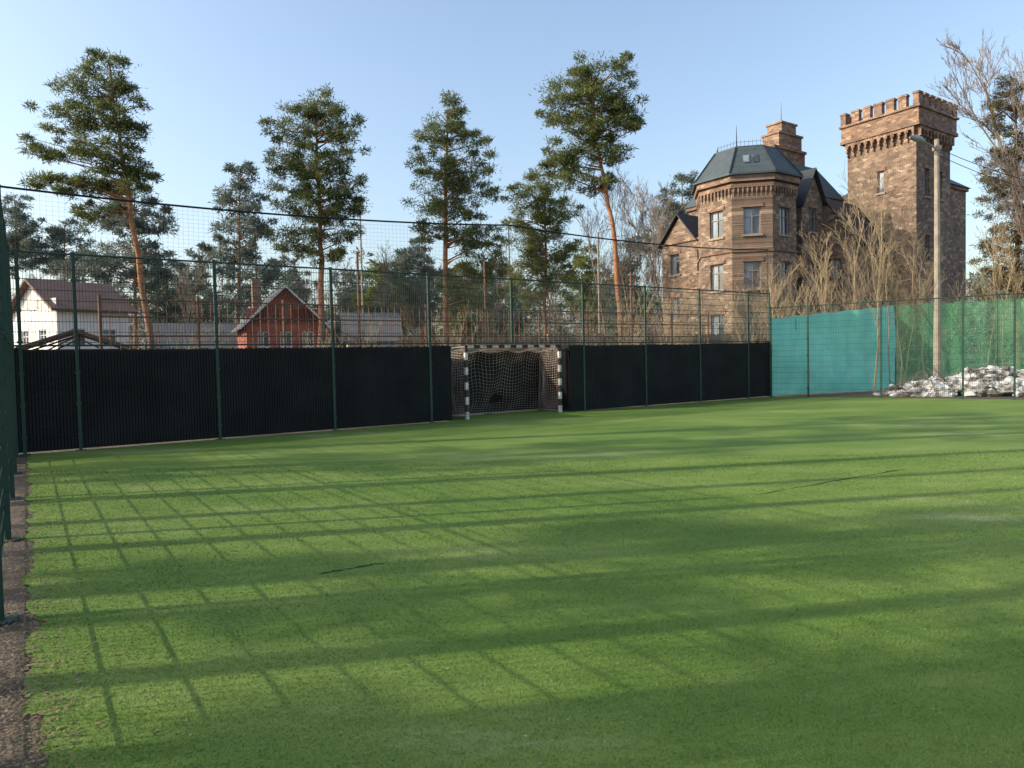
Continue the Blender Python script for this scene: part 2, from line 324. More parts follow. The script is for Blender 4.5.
def topnet(parent,x0,L,poles,z0=H,z1=5.2,rise=0,skip=()):
    mb=MB()
    def cz(s_):
        for a,b in zip(poles,poles[1:]):
            if a<=s_<=b: t=(s_-a)/(b-a); return z1+rise*s_/L-.12*4*t*(1-t)*((b-a)/10)**2
        return z1
    for s_ in np.arange(x0,L,.1): mb.tube([(s_,.03,z0),(s_+.01,.03,cz(s_))],.0016,3,cap=False)
    for k in range(1,13):
        pts=[(s_,.03,z0+(cz(s_)-z0)*k/13) for s_ in np.linspace(x0,L,30)]; mb.tube(pts,.0016,3,cap=False)
    mb.build("upper_net",M['black'],parent)
    mb=MB(); mb.tube([(s_,.03,cz(s_)) for s_ in np.linspace(x0,L,60)],.022,6); mb.build("top_cable",M['black'],parent)
    for s_ in poles:
        mb=MB(); mb.tube([(s_,.05,2.1 if s_ in skip else 0),(s_,.05,z1+rise*s_/L+.05)],.016,6); mb.build("net_pole",M['steel'],parent)
topnet(bf,-3.5,22.8,[-3.5,11.22,22.8],rise=.25,skip=(11.22,))
LL=14.6
lf=thing("side_fence","dark green welded wire pitch fence beside the turf edge","fence",(A2.x,A2.y,0),math.atan2(LD.y,LD.x))
for k in range(6):
    p=bpy.data.objects.new("post",pm.data); col.objects.link(p); p.parent=lf; p.location=(.3+2.58*k,0,0)
for z in (H-.02,2.0):
    mb=MB(); mb.tube([(0,0,z),(LL,0,z)],.014,8); mb.build("rail",M['steel'],lf)
for k in range(6):
    a=.3+2.58*k; b=min(a+2.58,LL)
    if b-a<.3: continue
    mb=MB(); wires(mb,a+.03,b-.03,.08,H-.04,dx=.08,dz=.2,rv=.0024,rh=.0034); mb.build("wire_mesh",M['wire'],lf)
rf=thing("corner_fence","tall green welded wire fence in front of the rubble heap","fence",(Bc.x,Bc.y,0),math.atan2(RD.y,RD.x))
RS=[0.05,1.35,3.7,6.05,7.4,10.0,12.6]
pr=None
for s_ in RS:
    if pr is None: pr=post_mesh(3.3,.03).build("post",M['steel'],rf); p=pr
    else: p=bpy.data.objects.new("post",pr.data); col.objects.link(p); p.parent=rf
    p.location=(s_,0,0)
for a,b in zip(RS,RS[1:]):
    mb=MB(); wires(mb,a+.03,b-.03,.08,3.28,rv=.0022,rh=.0032); mb.build("wire_mesh",M['wire'],rf)
mb=MB(); mb.tube([(0,0,3.3),(12.6,0,3.3)],.02,6); mb.build("rail",M['steel'],rf)
def cloth(name,p0,p1,z1a,z1b,mt,label,cat="fence",amp=.05):
    L=math.dist(p0,p1); d=Vector(((p1[0]-p0[0])/L,(p1[1]-p0[1])/L)); e=thing(name,label,cat,(p0[0],p0[1],0),math.atan2(d.y,d.x))
    nx,nz=int(L/.1),18; mb=MB()
    ph=[random.uniform(0,6) for _ in range(6)]
    for i in range(nx+1):
        for j in range(nz+1):
            s_=L*i/nx; t=j/nz; pin=abs(math.sin(math.pi*s_/1.25)); zt=z1a+(z1b-z1a)*i/nx-.05*pin
            y=amp*(math.sin(s_*2.6+ph[1]+t)*.5+math.sin(s_*7+ph[2]+2*t)*.3+math.sin(t*7+s_+ph[3])*.4)*(.4+.6*pin)
            mb.v.append((s_,y,.04+(zt-.04)*t))
    for i in range(nx):
        for j in range(nz):
            k=i*(nz+1)+j; mb.f.append((k,k+nz+1,k+nz+2,k+1)); mb.m.append(0)
    mb.build("cloth_sheet",mt,e,smooth=True)
    for s_ in np.arange(0.02,L,1.25):
        mb=MB(); mb.tube([(s_,.09,0),(s_,.09,z1a+(z1b-z1a)*s_/L+.05)],.025,6); mb.build("post",M['steel'],e)
    return e
TB=(15.75,28.7)
cloth("tarpaulin_fence",(Bc.x+.15,Bc.y+.25),TB,2.95,3.5,M['teal'],"fence covered with bright teal green tarpaulin sheet",amp=.13)
cloth("netting_fence",TB,(23,27.2),3.5,3.7,M['gnet'],"fence covered with see through green shade netting",amp=.1)
# ---------------------------------------------------------------- goal
gp0=Vector((-1.23,18.9)); GW=3.2; GD=1.05; GH=2.0
gl=thing("football_goal","small white and dark striped goal with torn rope net","goal",(gp0.x,gp0.y,.012),ANG)
def striped(horizontal,L):
    mb=MB(); k=0; a=0
    while a<L-1e-6:
        b=min(a+.2,L)
        if horizontal: mb.box(a,b,-.04,.04,-.04,.04,k%2)
        else: mb.box(-.04,.04,-.04,.04,a,b,k%2)
        a=b;k+=1
    return mb
for x in (0,GW):
    p=striped(False,GH).build("goalpost",[M['white'],M['red']],gl); p.location=(x,0,0)
p=striped(True,GW-.08).build("crossbar",[M['white'],M['red']],gl); p.location=(.04,0,GH-.04)
mb=MB()
for x in (0,GW):
    mb.tube([(x,.04,GH-.04),(x,.75,GH-.06),(x,.95,GH-.35),(x,GD,.05)],.018,6); mb.tube([(x,GD,.03),(x,.04,.03)],.018,6)
mb.tube([(0,GD,.04),(GW,GD,.04)],.018,6); mb.tube([(0,.8,GH-.1),(GW,.8,GH-.1)],.015,6)
mb.build("back_frame",M['lampgrey'],gl)
prof=[(0.05,GH-.05),(.4,GH-.12),(.78,GH-.14),(.93,GH-.45),(.97,GH-.9),(1.0,.7),(1.02,.35),(1.04,.06)]
def pr_at(t):
    t*=len(prof)-1; i=min(int(t),len(prof)-2); f=t-i
    return prof[i][0]*(1-f)+prof[i+1][0]*f, prof[i][1]*(1-f)+prof[i+1][1]*f
mb=MB(); R=.0042
def jit(x,t):
    y,z=pr_at(t); return (x+.04*math.sin(7*t+x*3), y-.2*math.sin(math.pi*x/GW)*math.sin(math.pi*t)+.04*math.sin(x*5+t*9), z-.1*abs(math.sin(math.pi*x*1.2))*math.sin(math.pi*t))
hole=lambda x,t:((x-1.5)/.2)**2+((t-.8)/.05)**2<1+.4*math.sin(x*23+t*31)
for x in np.arange(0,GW+.01,.1):
    run=[]
    for t in np.linspace(0,1,25):
        if hole(x,t):
            if len(run)>1: mb.tube(run,R,3,cap=False)
            run=[]
        else: run.append(jit(x,t))
    if len(run)>1: mb.tube(run,R,3,cap=False)
for t in np.linspace(0,1,30):
    run=[]
    for x in np.linspace(0,GW,33):
        if hole(x,t):
            if len(run)>1: mb.tube(run,R,3,cap=False)
            run=[]
        else: run.append(jit(x,t))
    if len(run)>1: mb.tube(run,R,3,cap=False)
for xx in (0,GW):
    for z in np.arange(.08,GH,.07):
        ymax=np.interp(z,[.06,.7,1.1,1.55,1.86,1.95],[1.04,1.0,.97,.93,.78,.05])
        mb.tube([(xx+.02*math.sin(z*9),.04,z+.02*math.sin(z*5)),(xx+.09*math.sin(z*4),ymax/2,z-.05),(xx,ymax,z)],.006,3,cap=False)
    for y in np.arange(.07,1.0,.07):
        zt=np.interp(y,[.05,.78,.93,.97,1.04],[1.95,1.86,1.55,1.1,.06]); mb.tube([(xx,y,.03),(xx+.08*math.sin(y*8),y+.03,zt/2),(xx,y,zt)],.006,3,cap=False)
mb.build("goal_net",M['rope'],gl)
# ---------------------------------------------------------------- castle
CO=Vector((16.8,50.)); ca=thing("castle_house","brick neo gothic mansion with crenellated tower and octagonal turret","building",(CO.x,CO.y,0),ANG)
def window(parent,p0,p1,op,depth=.2,fm='frame',cross=True,sill=True):
    L=math.dist(p0,p1); d=((p1[0]-p0[0])/L,(p1[1]-p0[1])/L); n=(d[1],-d[0]); a,b,c,e=op
    q=lambda s_,z,o:(p0[0]+d[0]*s_+n[0]*o,p0[1]+d[1]*s_+n[1]*o,z)
    mb=MB(); mb.quad(q(a,c,-depth),q(b,c,-depth),q(b,e,-depth),q(a,e,-depth)); wo=mb.build("window",M['glass'],parent)
    mb=MB(); f=.07; o0,o1=-depth+.003,-depth+.07
    mb.obox(p0,d,n,a,a+f,o0,o1,c,e); mb.obox(p0,d,n,b-f,b,o0,o1,c,e); mb.obox(p0,d,n,a+f,b-f,o0,o1,c,c+f); mb.obox(p0,d,n,a+f,b-f,o0,o1,e-f,e)
    if cross:
        m_=(a+b)/2; mb.obox(p0,d,n,m_-.025,m_+.025,o0,o1-.01,c+f,e-f); zz=c+(e-c)*.66
        mb.obox(p0,d,n,a+f,m_-.025,o0,o1-.01,zz,zz+.05); mb.obox(p0,d,n,m_+.025,b-f,o0,o1-.01,zz,zz+.05)
    mb.build("frame",M[fm],wo)
    if sill:
        mb=MB(); mb.obox(p0,d,n,a-.12,b+.12,-.1,.1,c-.14,c-.003); mb.build("sill",M['stone'],wo)
        mb=MB(); mb.obox(p0,d,n,a-.15,b+.15,-.05,.06,e+.003,e+.25); mb.build("lintel",M['brickd'],wo)
R8=3.4; oc=[(R8*math.cos(rad(22.5+45*k)),R8*math.sin(rad(22.5+45*k))) for k in range(8)]
mb=MB(); FW=2*R8*math.sin(rad(22.5))
for k in range(8):
    p0,p1=oc[k],oc[(k+1)%8]
    nang=(45*(k+1))%360
    ops=[]
    if nang in (180,225,270):
        c_=FW/2; ops=[(c_-.55,c_+.55,6.0,7.8),(c_-.55,c_+.55,9.6,11.4),(c_-.55,c_+.55,2.4,4.4)]
    mb.wall(p0,p1,0,12.7,ops,.3)
    for op in ops: window(ca,p0,p1,op)
mb.build("turret_wall",M['brick'],ca)
def scale(poly,f): return [(x*f,y*f) for x,y in poly]
mb=MB(); mb.prism(scale(oc,1.03),8.45,8.6); mb.build("string_course",M['brickd'],ca)
mb=MB(); mb.prism(scale(oc,1.04),12.7,12.95,0); mb.prism(scale(oc,1.08),13.1,13.5,0); mb.prism(scale(oc,.99),12.95,13.1)
for k in range(8):
    p0,p1=Vector(oc[k]),Vector(oc[(k+1)%8]); d=(p1-p0).normalized(); n=(d.y,-d.x)
    for i in range(9):
        s_=.12+i*(FW-.24)/8; mb.obox(p0,d,n,s_-.045,s_+.045,.002,.14,12.35,12.7)
        mb.obox(p0,d,n,s_-.03,s_+.03,.002,.08,12.15,12.35)
mb.build("turret_cornice",M['brickd'],ca)
RT=15.65; TF=.66
mb=MB(); mb.prism(scale(oc,1.14),13.5,13.62); mb.prism(scale(oc,1.12),13.62,RT,0,scale(oc,TF)); mb.prism(scale(oc,TF-.02),RT,RT+.12)
ro=mb.build("turret_roof",M['slate'],ca)
mb=MB()
for k in range(8):
    a,b=Vector((*oc[k],0)),Vector((*oc[(k+1)%8],0)); mb.tube([a*.6+Vector((0,0,RT+.42)),b*.6+Vector((0,0,RT+.42))],.012,4)
    for t in np.linspace(0,1,7)[:-1]:
        q=a.lerp(b,t)*.6; mb.tube([q+Vector((0,0,RT+.1)),q+Vector((0,0,RT+.55))],.01,4)
    q=a*1.13; mb.tube([q+Vector((0,0,13.65)),a*(TF+.01)+Vector((0,0,RT+.04))],.05,5)
q=Vector((*oc[4],0))*.6; mb.tube([q+Vector((0,0,RT+.1)),q+Vector((0,0,17.2))],[.05,.01],5)
mb.build("roof_cresting",M['droof'],ro)
mb=MB(); fa=rad(225); nrm=Vector((math.cos(fa),math.sin(fa),0)); tdir=Vector((-nrm.y,nrm.x,0))
ap=R8*math.cos(rad(22.5))
for off in (-.5,.08):
    pts=[]
    for (tt,zz) in ((off,14.35),(off+.4,14.35),(off+.4,14.95),(off,14.95)):
        rr_=ap*(1.12-(1.12-TF)*(zz-13.62)/(RT-13.62))+.05; pts.append(nrm*rr_+tdir*tt+Vector((0,0,zz+.02)))
    mb.quad(*pts)
mb.build("skylight",M['glass'],ro)
def block(mb,x0,x1,y0,y1,z1,fops=(),lops=()):
    mb.wall((x0,y0),(x1,y0),0,z1,fops,.3); mb.wall((x0,y1),(x0,y0),0,z1,lops,.3); mb.wall((x1,y0),(x1,y1),0,z1); mb.wall((x1,y1),(x0,y1),0,z1)
mb=MB()
block(mb,3.2,12,0,8,13.5)
lo=[(.9,1.8,8.0,9.6),(.9,1.8,4.4,6.2),(3.6,4.5,4.4,6.2),(3.6,4.5,8.0,9.6)]
block(mb,0,3.19,2,8,10.4,[],lo); [window(ca,(0,8),(0,2),o) for o in lo]
mb.tri((0,8,10.4),(0,4.4,10.4),(0,6.2,12.4)) 
go_=[(.9,1.8,10.4,12.1),(.9,1.8,6.2,8.2)]; gs_=[(.7,1.3,10.2,11.8),(.7,1.3,6.4,8.0)]
block(mb,3.7,6.4,-2.0,-.003,12.4,go_,gs_); [window(ca,(3.7,-2.0),(6.4,-2.0),o) for o in go_]; [window(ca,(3.7,-.003),(3.7,-2.0),o,sill=False,cross=False) for o in gs_]
mb.tri((3.7,-2.0,12.4),(6.4,-2.0,12.4),(5.05,-2.0,14.7))
js=[(.9,1.6,6.6,8.4),(2.6,3.3,6.6,8.4)]
block(mb,6.45,10.49,-4.4,-.003,9.6,[(1.4,2.2,5.8,7.8)],js); [window(ca,(6.45,-.003),(6.45,-4.4),o) for o in js]; [window(ca,(6.45,-4.4),(10.49,-4.4),o) for o in [(1.4,2.2,5.8,7.8)]]
mb.tri((6.45,-.003,9.6),(6.45,-4.4,9.6),(6.45,-2.2,12.6))
wo_=[(1.2,2.1,9.0,11.0)]
block(mb,15.72,22,-5,2,14.6,wo_,[]); [window(ca,(15.72,-5),(22,-5),o) for o in wo_]
mb.build("main_wall",M['brick'],ca)
mb=MB(); mb.box(3.0,12.2,-.2,8.2,13.5,13.75); mb.box(-.12,3.1,1.88,8.1,10.4,10.55); mb.box(15.75,22.15,-5.15,2.15,14.6,14.85)
for s_ in np.arange(6.6,10.2,.4): mb.box(s_,s_+.16,-.2,-.003,12.9,13.497)
mb.build("cornice",M['brickd'],ca)
mb=MB()
mb.prism([(2.9,-.3),(12.3,-.3),(12.3,8.3),(2.9,8.3)],13.752,16.6,0,[(4.4,1.6),(11.2,1.6),(11.2,6.2),(4.4,6.2)])
mb.prism([(15.75,-5.3),(22.3,-5.3),(22.3,2.3),(15.75,2.3)],14.852,17.2,0,[(18.5,-2.2),(19.7,-2.2),(19.7,-.8),(18.5,-.8)])
def gable(mb,c0,c1,peak,back,t=.12):
    c0,c1,peak,back=map(Vector,(c0,c1,peak,back)); up=Vector((0,0,t))
    for a in (c0,c1):
        vs=[a,peak,peak+back,a+back]; k=len(mb.v); mb.v+=[tuple(x) for x in vs]+[tuple(x+up) for x in vs]
        mb.f+=[(k,k+1,k+2,k+3),(k+7,k+6,k+5,k+4),(k,k+4,k+5,k+1),(k+1,k+5,k+6,k+2),(k+2,k+6,k+7,k+3),(k+3,k+7,k+4,k)]; mb.m+=[0]*6
mb.build("main_roof",M['slate'],ca)
mb=MB()
gable(mb,(3.45,-2.3,12.0),(6.65,-2.3,12.0),(5.05,-2.3,14.85),(0,4.6,0))
gable(mb,(6.2,.05,9.45),(6.2,-4.75,9.25),(6.2,-2.2,12.75),(4.28,0,0))
gable(mb,(-.3,8.2,10.25),(-.3,4.2,10.25),(-.3,6.2,12.6),(3.4,0,0))
mb.quad((-.2,1.8,10.56),(3.2,1.8,10.56),(3.2,4.4,11.8),(-.2,4.4,10.9))
mb.build("gable_roof",M['droof'],ca)
mb=MB(); mb.box(6.0,10.0,1.8,3.6,14.2,17.6); mb.box(5.9,10.1,1.7,3.7,17.6,17.8); mb.box(6.8,9.8,1.95,3.45,17.8,18.9); mb.box(6.7,9.9,1.85,3.55,18.9,19.05); mb.box(7.3,9.2,2.05,3.35,19.05,19.8); mb.box(7.2,9.3,1.95,3.45,19.8,19.93)
mb.tube([(8.2,2.7,19.93),(8.2,2.7,21.7)],[.05,.015],5); mb.build("chimney",M['brickd'],ca)
tx0,tx1,ty0,ty1=10.5,15.6,-6.6,-1.5
mb=MB(); TWd=5.1
rops=[(1.2,1.9,12.8,14.8),(3.2,3.9,12.8,14.8),(1.2,1.9,8.,10)]
lops=[(2.3,2.8,13.4,15.0)]
mb.wall((tx0,ty0),(tx1,ty0),0,17.6,rops,.3); mb.wall((tx0,ty1),(tx0,ty0),0,17.6,lops,.3); mb.wall((tx1,ty0),(tx1,ty1),0,17.6); mb.wall((tx1,ty1),(tx0,ty1),0,17.6)
mb.build("tower_wall",M['brick'],ca)
for o in rops: window(ca,(tx0,ty0),(tx1,ty0),o)
for o in lops: window(ca,(tx0,ty1),(tx0,ty0),o,cross=False)
mb=MB(); e_=.4
mb.box(tx0-e_,tx1+e_,ty0-e_,ty1+e_,17.6,17.85); mb.box(tx0-e_+.08,tx1+e_-.08,ty0-e_+.08,ty1+e_-.08,17.85,18.85); mb.box(tx0-e_-.05,tx1+e_+.05,ty0-e_-.05,ty1+e_+.05,18.85,19.0)
for (o,d,n) in (((tx0,ty0),(1,0),(0,-1)),((tx0,ty1),(0,-1),(-1,0)),((tx1,ty0),(0,1),(1,0))):
    k=10
    for i in range(k+1):
        s_=.08+i*(TWd-.16)/k; mb.obox(o,d,n,s_-.06,s_+.06,.003,.32,16.9,17.597); mb.obox(o,d,n,s_-.045,s_+.045,.003,.17,16.6,16.9)
        if i<k:
            w_=(TWd-.16)/k
            mb.obox(o,d,n,s_+.06,s_+.13,.003,.3,17.2,17.597); mb.obox(o,d,n,s_+w_-.13,s_+w_-.06,.003,.3,17.2,17.597)
            mb.obox(o,d,n,s_+.13,s_+w_-.13,.003,.3,17.38,17.597)
mb.build("tower_cornice",M['brickd'],ca)
mb=MB(); q=TWd+2*e_-.1; a0=tx0-e_+.05; b0=ty0-e_+.05
def merlon(x0,x1,y0,y1):
    mb.box(x0,x1,y0,y1,19.002,19.8); mb.box(x0-.04,x1+.04,y0-.04,y1+.04,19.8,19.95)
nm=7; gp_=.3; mw=(q-(nm-1)*gp_)/nm
for i in range(nm):
    s_=i*(mw+gp_)
    merlon(a0+s_,a0+s_+mw,b0,b0+.4); merlon(a0+s_,a0+s_+mw,b0+q-.4,b0+q)
    if 0<i<nm-1: merlon(a0,a0+.4,b0+s_,b0+s_+mw); merlon(a0+q-.4,a0+q,b0+s_,b0+s_+mw)
mb.build("battlement",M['brickd'],ca)
# ---------------------------------------------------------------- houses
def house(label,loc,rot,w_,d_,he,hr,wm,rm,axis,fops=(),lops=(),chim=None,cat="house",fm='wframe'):
    h=thing("house",label,cat,(loc.x,loc.y,0),rot); mb=MB()
    mb.wall((0,0),(w_,0),0,he,fops,.15); mb.wall((w_,0),(w_,d_),0,he); mb.wall((w_,d_),(0,d_),0,he); mb.wall((0,d_),(0,0),0,he,lops,.15)
    if axis=='y': mb.tri((0,0,he),(w_,0,he),(w_/2,0,hr)); mb.tri((w_,d_,he),(0,d_,he),(w_/2,d_,hr))
    else: mb.tri((0,d_,he),(0,0,he),(0,d_/2,hr)); mb.tri((w_,0,he),(w_,d_,he),(w_,d_/2,hr))
    mb.build("wall",wm,h)
    for o in fops: window(h,(0,0),(w_,0),o,.12,fm,True,False)
    for o in lops: window(h,(0,d_),(0,0),o,.12,fm,True,False)
    mb=MB(); ov=.45
    if axis=='y':
        sl=(hr-he)/(w_/2); gable(mb,(-ov,-ov,he-ov*sl),(w_+ov,-ov,he-ov*sl),(w_/2,-ov,hr),(0,d_+2*ov,0),.16)
    else:
        sl=(hr-he)/(d_/2); gable(mb,(-ov,-ov,he-ov*sl),(-ov,d_+ov,he-ov*sl),(-ov,d_/2,hr),(w_+2*ov,0,0),.16)
    r_=mb.build("roof",rm,h)
    if axis=='y':
        mb=MB(); mb.tube([(-ov,-ov-.03,he-ov*sl+.03),(w_/2,-ov-.03,hr+.03),(w_+ov,-ov-.03,he-ov*sl+.03)],.1,4); mb.build("bargeboard",M['wframe'],r_)
    if chim:
        mb=MB(); x,y,z=chim; mb.box(x-.3,x+.3,y-.3,y+.3,he,z); mb.box(x-.36,x+.36,y-.36,y+.36,z,z+.12); mb.build("chimney",M['brickd'],r_)
    return h
p=P(58,350,44); house("white rendered house with brown metal roof",p,rad(55),4.4,6.6,5.5,7.4,M['cream'],M['broof'],'x',[(.8,1.7,3.0,4.2),(2.7,3.6,3.0,4.2)],[(1.3,2.3,3.0,4.2),(4.0,5.0,3.0,4.2),(2.8,3.7,5.4,6.1)])
p=P(247,350,48); house("small red brick house with grey gabled roof and white trim",p,rad(26),5.2,7,4.5,7.0,M['redwall'],M['groof'],'y',[(.7,1.5,2.8,3.9),(2.2,3.0,2.8,3.9),(3.7,4.5,2.8,3.9),(2.2,3.0,4.7,5.5)],[],(1.0,2.5,7.7))
p=P(152,350,52); house("long low outbuilding with grey metal roof",p,rad(24),6.4,5,3.0,4.9,M['bwall'],M['groof'],'x')
p=P(348,350,56); house("house with blue grey metal roof",p,rad(14),4.0,7,3.4,5.7,M['cream'],M['groof'],'x',[(1,2,2.2,3.2)])
p=P(640,350,75); house("distant house with grey roof behind bare trees",p,rad(5),6,7,4,7,M['cream'],M['groof'],'x')
p=P(20,350,34); cv=thing("timber_canopy","open dark timber canopy with gabled truss roof","canopy",(p.x,p.y,0),rad(28))
mb=MB(); gable(mb,(-.2,-.2,2.6),(4.8,-.2,2.6),(2.3,-.2,3.5),(0,3,0),.1); mb.build("roof",M['broof'],cv)
for y in (0,2.6):
    mb=MB(); mb.tube([(0,y,2.55),(4.6,y,2.55)],.07,4); mb.tube([(0,y,2.55),(2.3,y,3.4)],.06,4); mb.tube([(4.6,y,2.55),(2.3,y,3.4)],.06,4); mb.tube([(2.3,y,2.55),(2.3,y,3.4)],.05,4)
    for x in (1.1,3.5): mb.tube([(x,y,2.55),(2.3,y,3.2)],.05,4)
    for x in (0,2.3,4.6): mb.tube([(x,y,0),(x,y,2.55)],.08,4)
    mb.build("truss",M['wood'],cv)
p0=P(400,340,41); p1=P(900,340,47); L=(p1-p0).length; gw=thing("garden_fence","long brown board fence behind the pitch","fence",(p0.x,p0.y,0),math.atan2(p1.y-p0.y,p1.x-p0.x))
mb=MB(); s_=0
while s_<L: mb.box(s_,s_+.152,-.01,.015,.05,2.9+random.uniform(-.04,.04)); s_+=.15
mb.build("boards",M['bwall'],gw)
for s_ in np.arange(0,L,3):
    mb=MB(); mb.box(s_-.15,s_+.15,-.12,.2,0,3.1); mb.build("pillar",M['brickd'],gw)
q0=A+U*1.5+V*2.6; ru=thing("rusty_fence","rusty brown steel frame fence behind the black panels","fence",(q0.x,q0.y,0),ANG)
for k in range(11):
    mb=MB(); mb.tube([(k*2.1,0,0),(k*2.1,0,3.3+(1.4 if k in(3,5,8) else 0))],.038,6); mb.build("post",M['rust'],ru)
for z in (2.35,2.8,3.2):
    mb=MB(); mb.tube([(0,0,z),(21,0,z)],.022,5); mb.build("rail",M['rust'],ru)
mb=MB()
for s_ in np.arange(0,21,.2): mb.tube([(s_,.02,.2),(s_,.02,3.2)],.009,3,cap=False)
mb.build("lattice",M['rust'],ru)
# ---------------------------------------------------------------- lamp posts
b=P(937,393,26.2); sl=thing("street_lamp","tall weathered pole with a single outreach lamp","street lamp",(b.x,b.y,0))
mb=MB(); mb.tube([(0,0,0),(.02,0,4),(0,0,9.4)],[.135,.11,.085],8); mb.box(-.11,.11,-.11,.11,9.0,9.15); mb.build("pole",M['concrete'],sl)
mb=MB(); mb.tube([(.05,-.1,8.9),(-.3,-.15,9.15),(-.62,-.2,9.28)],.03,6); mb.build("arm",M['lampgrey'],sl)
mb=MB(); mb.tube([(-.58,-.2,9.27),(-.7,-.21,9.33),(-.95,-.24,9.4),(-1.15,-.27,9.42)],[.05,.11,.12,.05],8); mb.build("lamp_head",M['lampgrey'],sl,smooth=True)
def cable(a,b,sag,label):
    mb=MB(); mb.tube([a.lerp(b,t)-Vector((0,0,sag*4*t*(1-t))) for t in np.linspace(0,1,20)],.012,4); o=mb.build("power_cable",M['black']); tag(o,label,"cable")
top=Vector((b.x,b.y,9.1)); cable(top,P(1150,190,30),.6,"thin black overhead cable tied to the tall pole"); cable(top-Vector((0,0,.25)),P(1150,200,30),.6,"thin black overhead cable tied to the tall pole")
for (px,top_,Yd) in ((364,214,52),(259,228,60),(600,232,48)):
    b=P(px,350,Yd); t=P(px,top_,Yd); e=thing("street_lamp","slim grey street lamp behind the fence","street lamp",(b.x,b.y,0),group="slim street lamps behind the fence")
    h=t.z; mb=MB(); mb.tube([(0,0,0),(0,0,h)],[.09,.06],6); mb.build("pole",M['concrete'],e); mb=MB(); mb.tube([(0,0,h-.05),(.4,-.2,h+.1),(.8,-.4,h+.1)],[.04,.04,.07],6); mb.build("lamp_head",M['lampgrey'],e)
# ---------------------------------------------------------------- rubble
mb=MB()
def lump(c,r):
    k=len(mb.v); n1,n2=4,6; sx,sy,sz=random.uniform(.6,1.5)*r,random.uniform(.6,1.5)*r,random.uniform(.3,.8)*r; rot=Matrix.Rotation(random.uniform(0,6),3,'Z')@Matrix.Rotation(random.uniform(-.7,.7),3,'X')
    for i in range(n1+1):
        for j in range(n2):
            th=math.pi*i/n1; ph=2*math.pi*j/n2; q=random.uniform(.65,1.3)
            v=rot@Vector((sx*q*math.sin(th)*math.cos(ph),sy*q*math.sin(th)*math.sin(ph),sz*q*math.cos(th))); mb.v.append((c[0]+v.x,c[1]+v.y,c[2]+v.z))
    for i in range(n1):
        for j in range(n2):
            jj=(j+1)%n2; mb.f.append((k+i*n2+j,k+(i+1)*n2+j,k+(i+1)*n2+jj,k+i*n2+jj)); mb.m.append(0)
rc=Vector((16.6,24.4))
for i in range(1100):
    u=random.uniform(-1,1); v=random.uniform(-1,1)
    if u*u+v*v>1: continue
    hh=(.75+.2*math.sin(u*4+1))*(1-(u*u+v*v)**1.3)*random.uniform(.5,1)
    lump((rc.x+u*3.2+v*.2,rc.y+v*1.2-u*1.3,hh),random.uniform(.05,.24))
for i in range(130):
    a=Vector((rc.x+random.uniform(-3,3),rc.y+random.uniform(-1,1),random.uniform(.1,.6))); mb.tube([a,a+Vector((random.uniform(-.8,.8),random.uniform(-.4,.4),random.uniform(-.1,.6)))],.012,3,1)
o=mb.build("rubble_heap",[M['rubble'],M['twig']]); tag(o,"heap of white and grey rubble behind wire fence","rubble",kind="stuff")
# ---------------------------------------------------------------- trees
def needle_quads(C,Rr,n,ln,wd,flat=.5):
    m=len(C); d=rng.normal(size=(m,n,3)); d/=np.linalg.norm(d,axis=2,keepdims=True)
    rr=rng.uniform(.05,1,(m,n,1))**.6; off=d*rr*Rr[:,None,None]*(1+.34*rng.normal(size=(m,n,1))); off[:,:,2]*=flat
    c=(C[:,None,:]+off).reshape(-1,3)
    a=off.reshape(-1,3)/np.maximum(1e-6,np.linalg.norm(off.reshape(-1,3),axis=1,keepdims=True))+rng.normal(size=(m*n,3))*.8; a[:,2]+=.25
    a/=np.linalg.norm(a,axis=1,keepdims=True); b=np.cross(a,rng.normal(size=(m*n,3))); b/=np.linalg.norm(b,axis=1,keepdims=True)
    L=rng.uniform(.6,1.3,(m*n,1))*ln; W=rng.uniform(.6,1.3,(m*n,1))*wd
    return np.stack([c-b*W*.5,c+a*L*.5-b*W*.7,c+a*L,c+a*L*.5+b*W*.7],1)
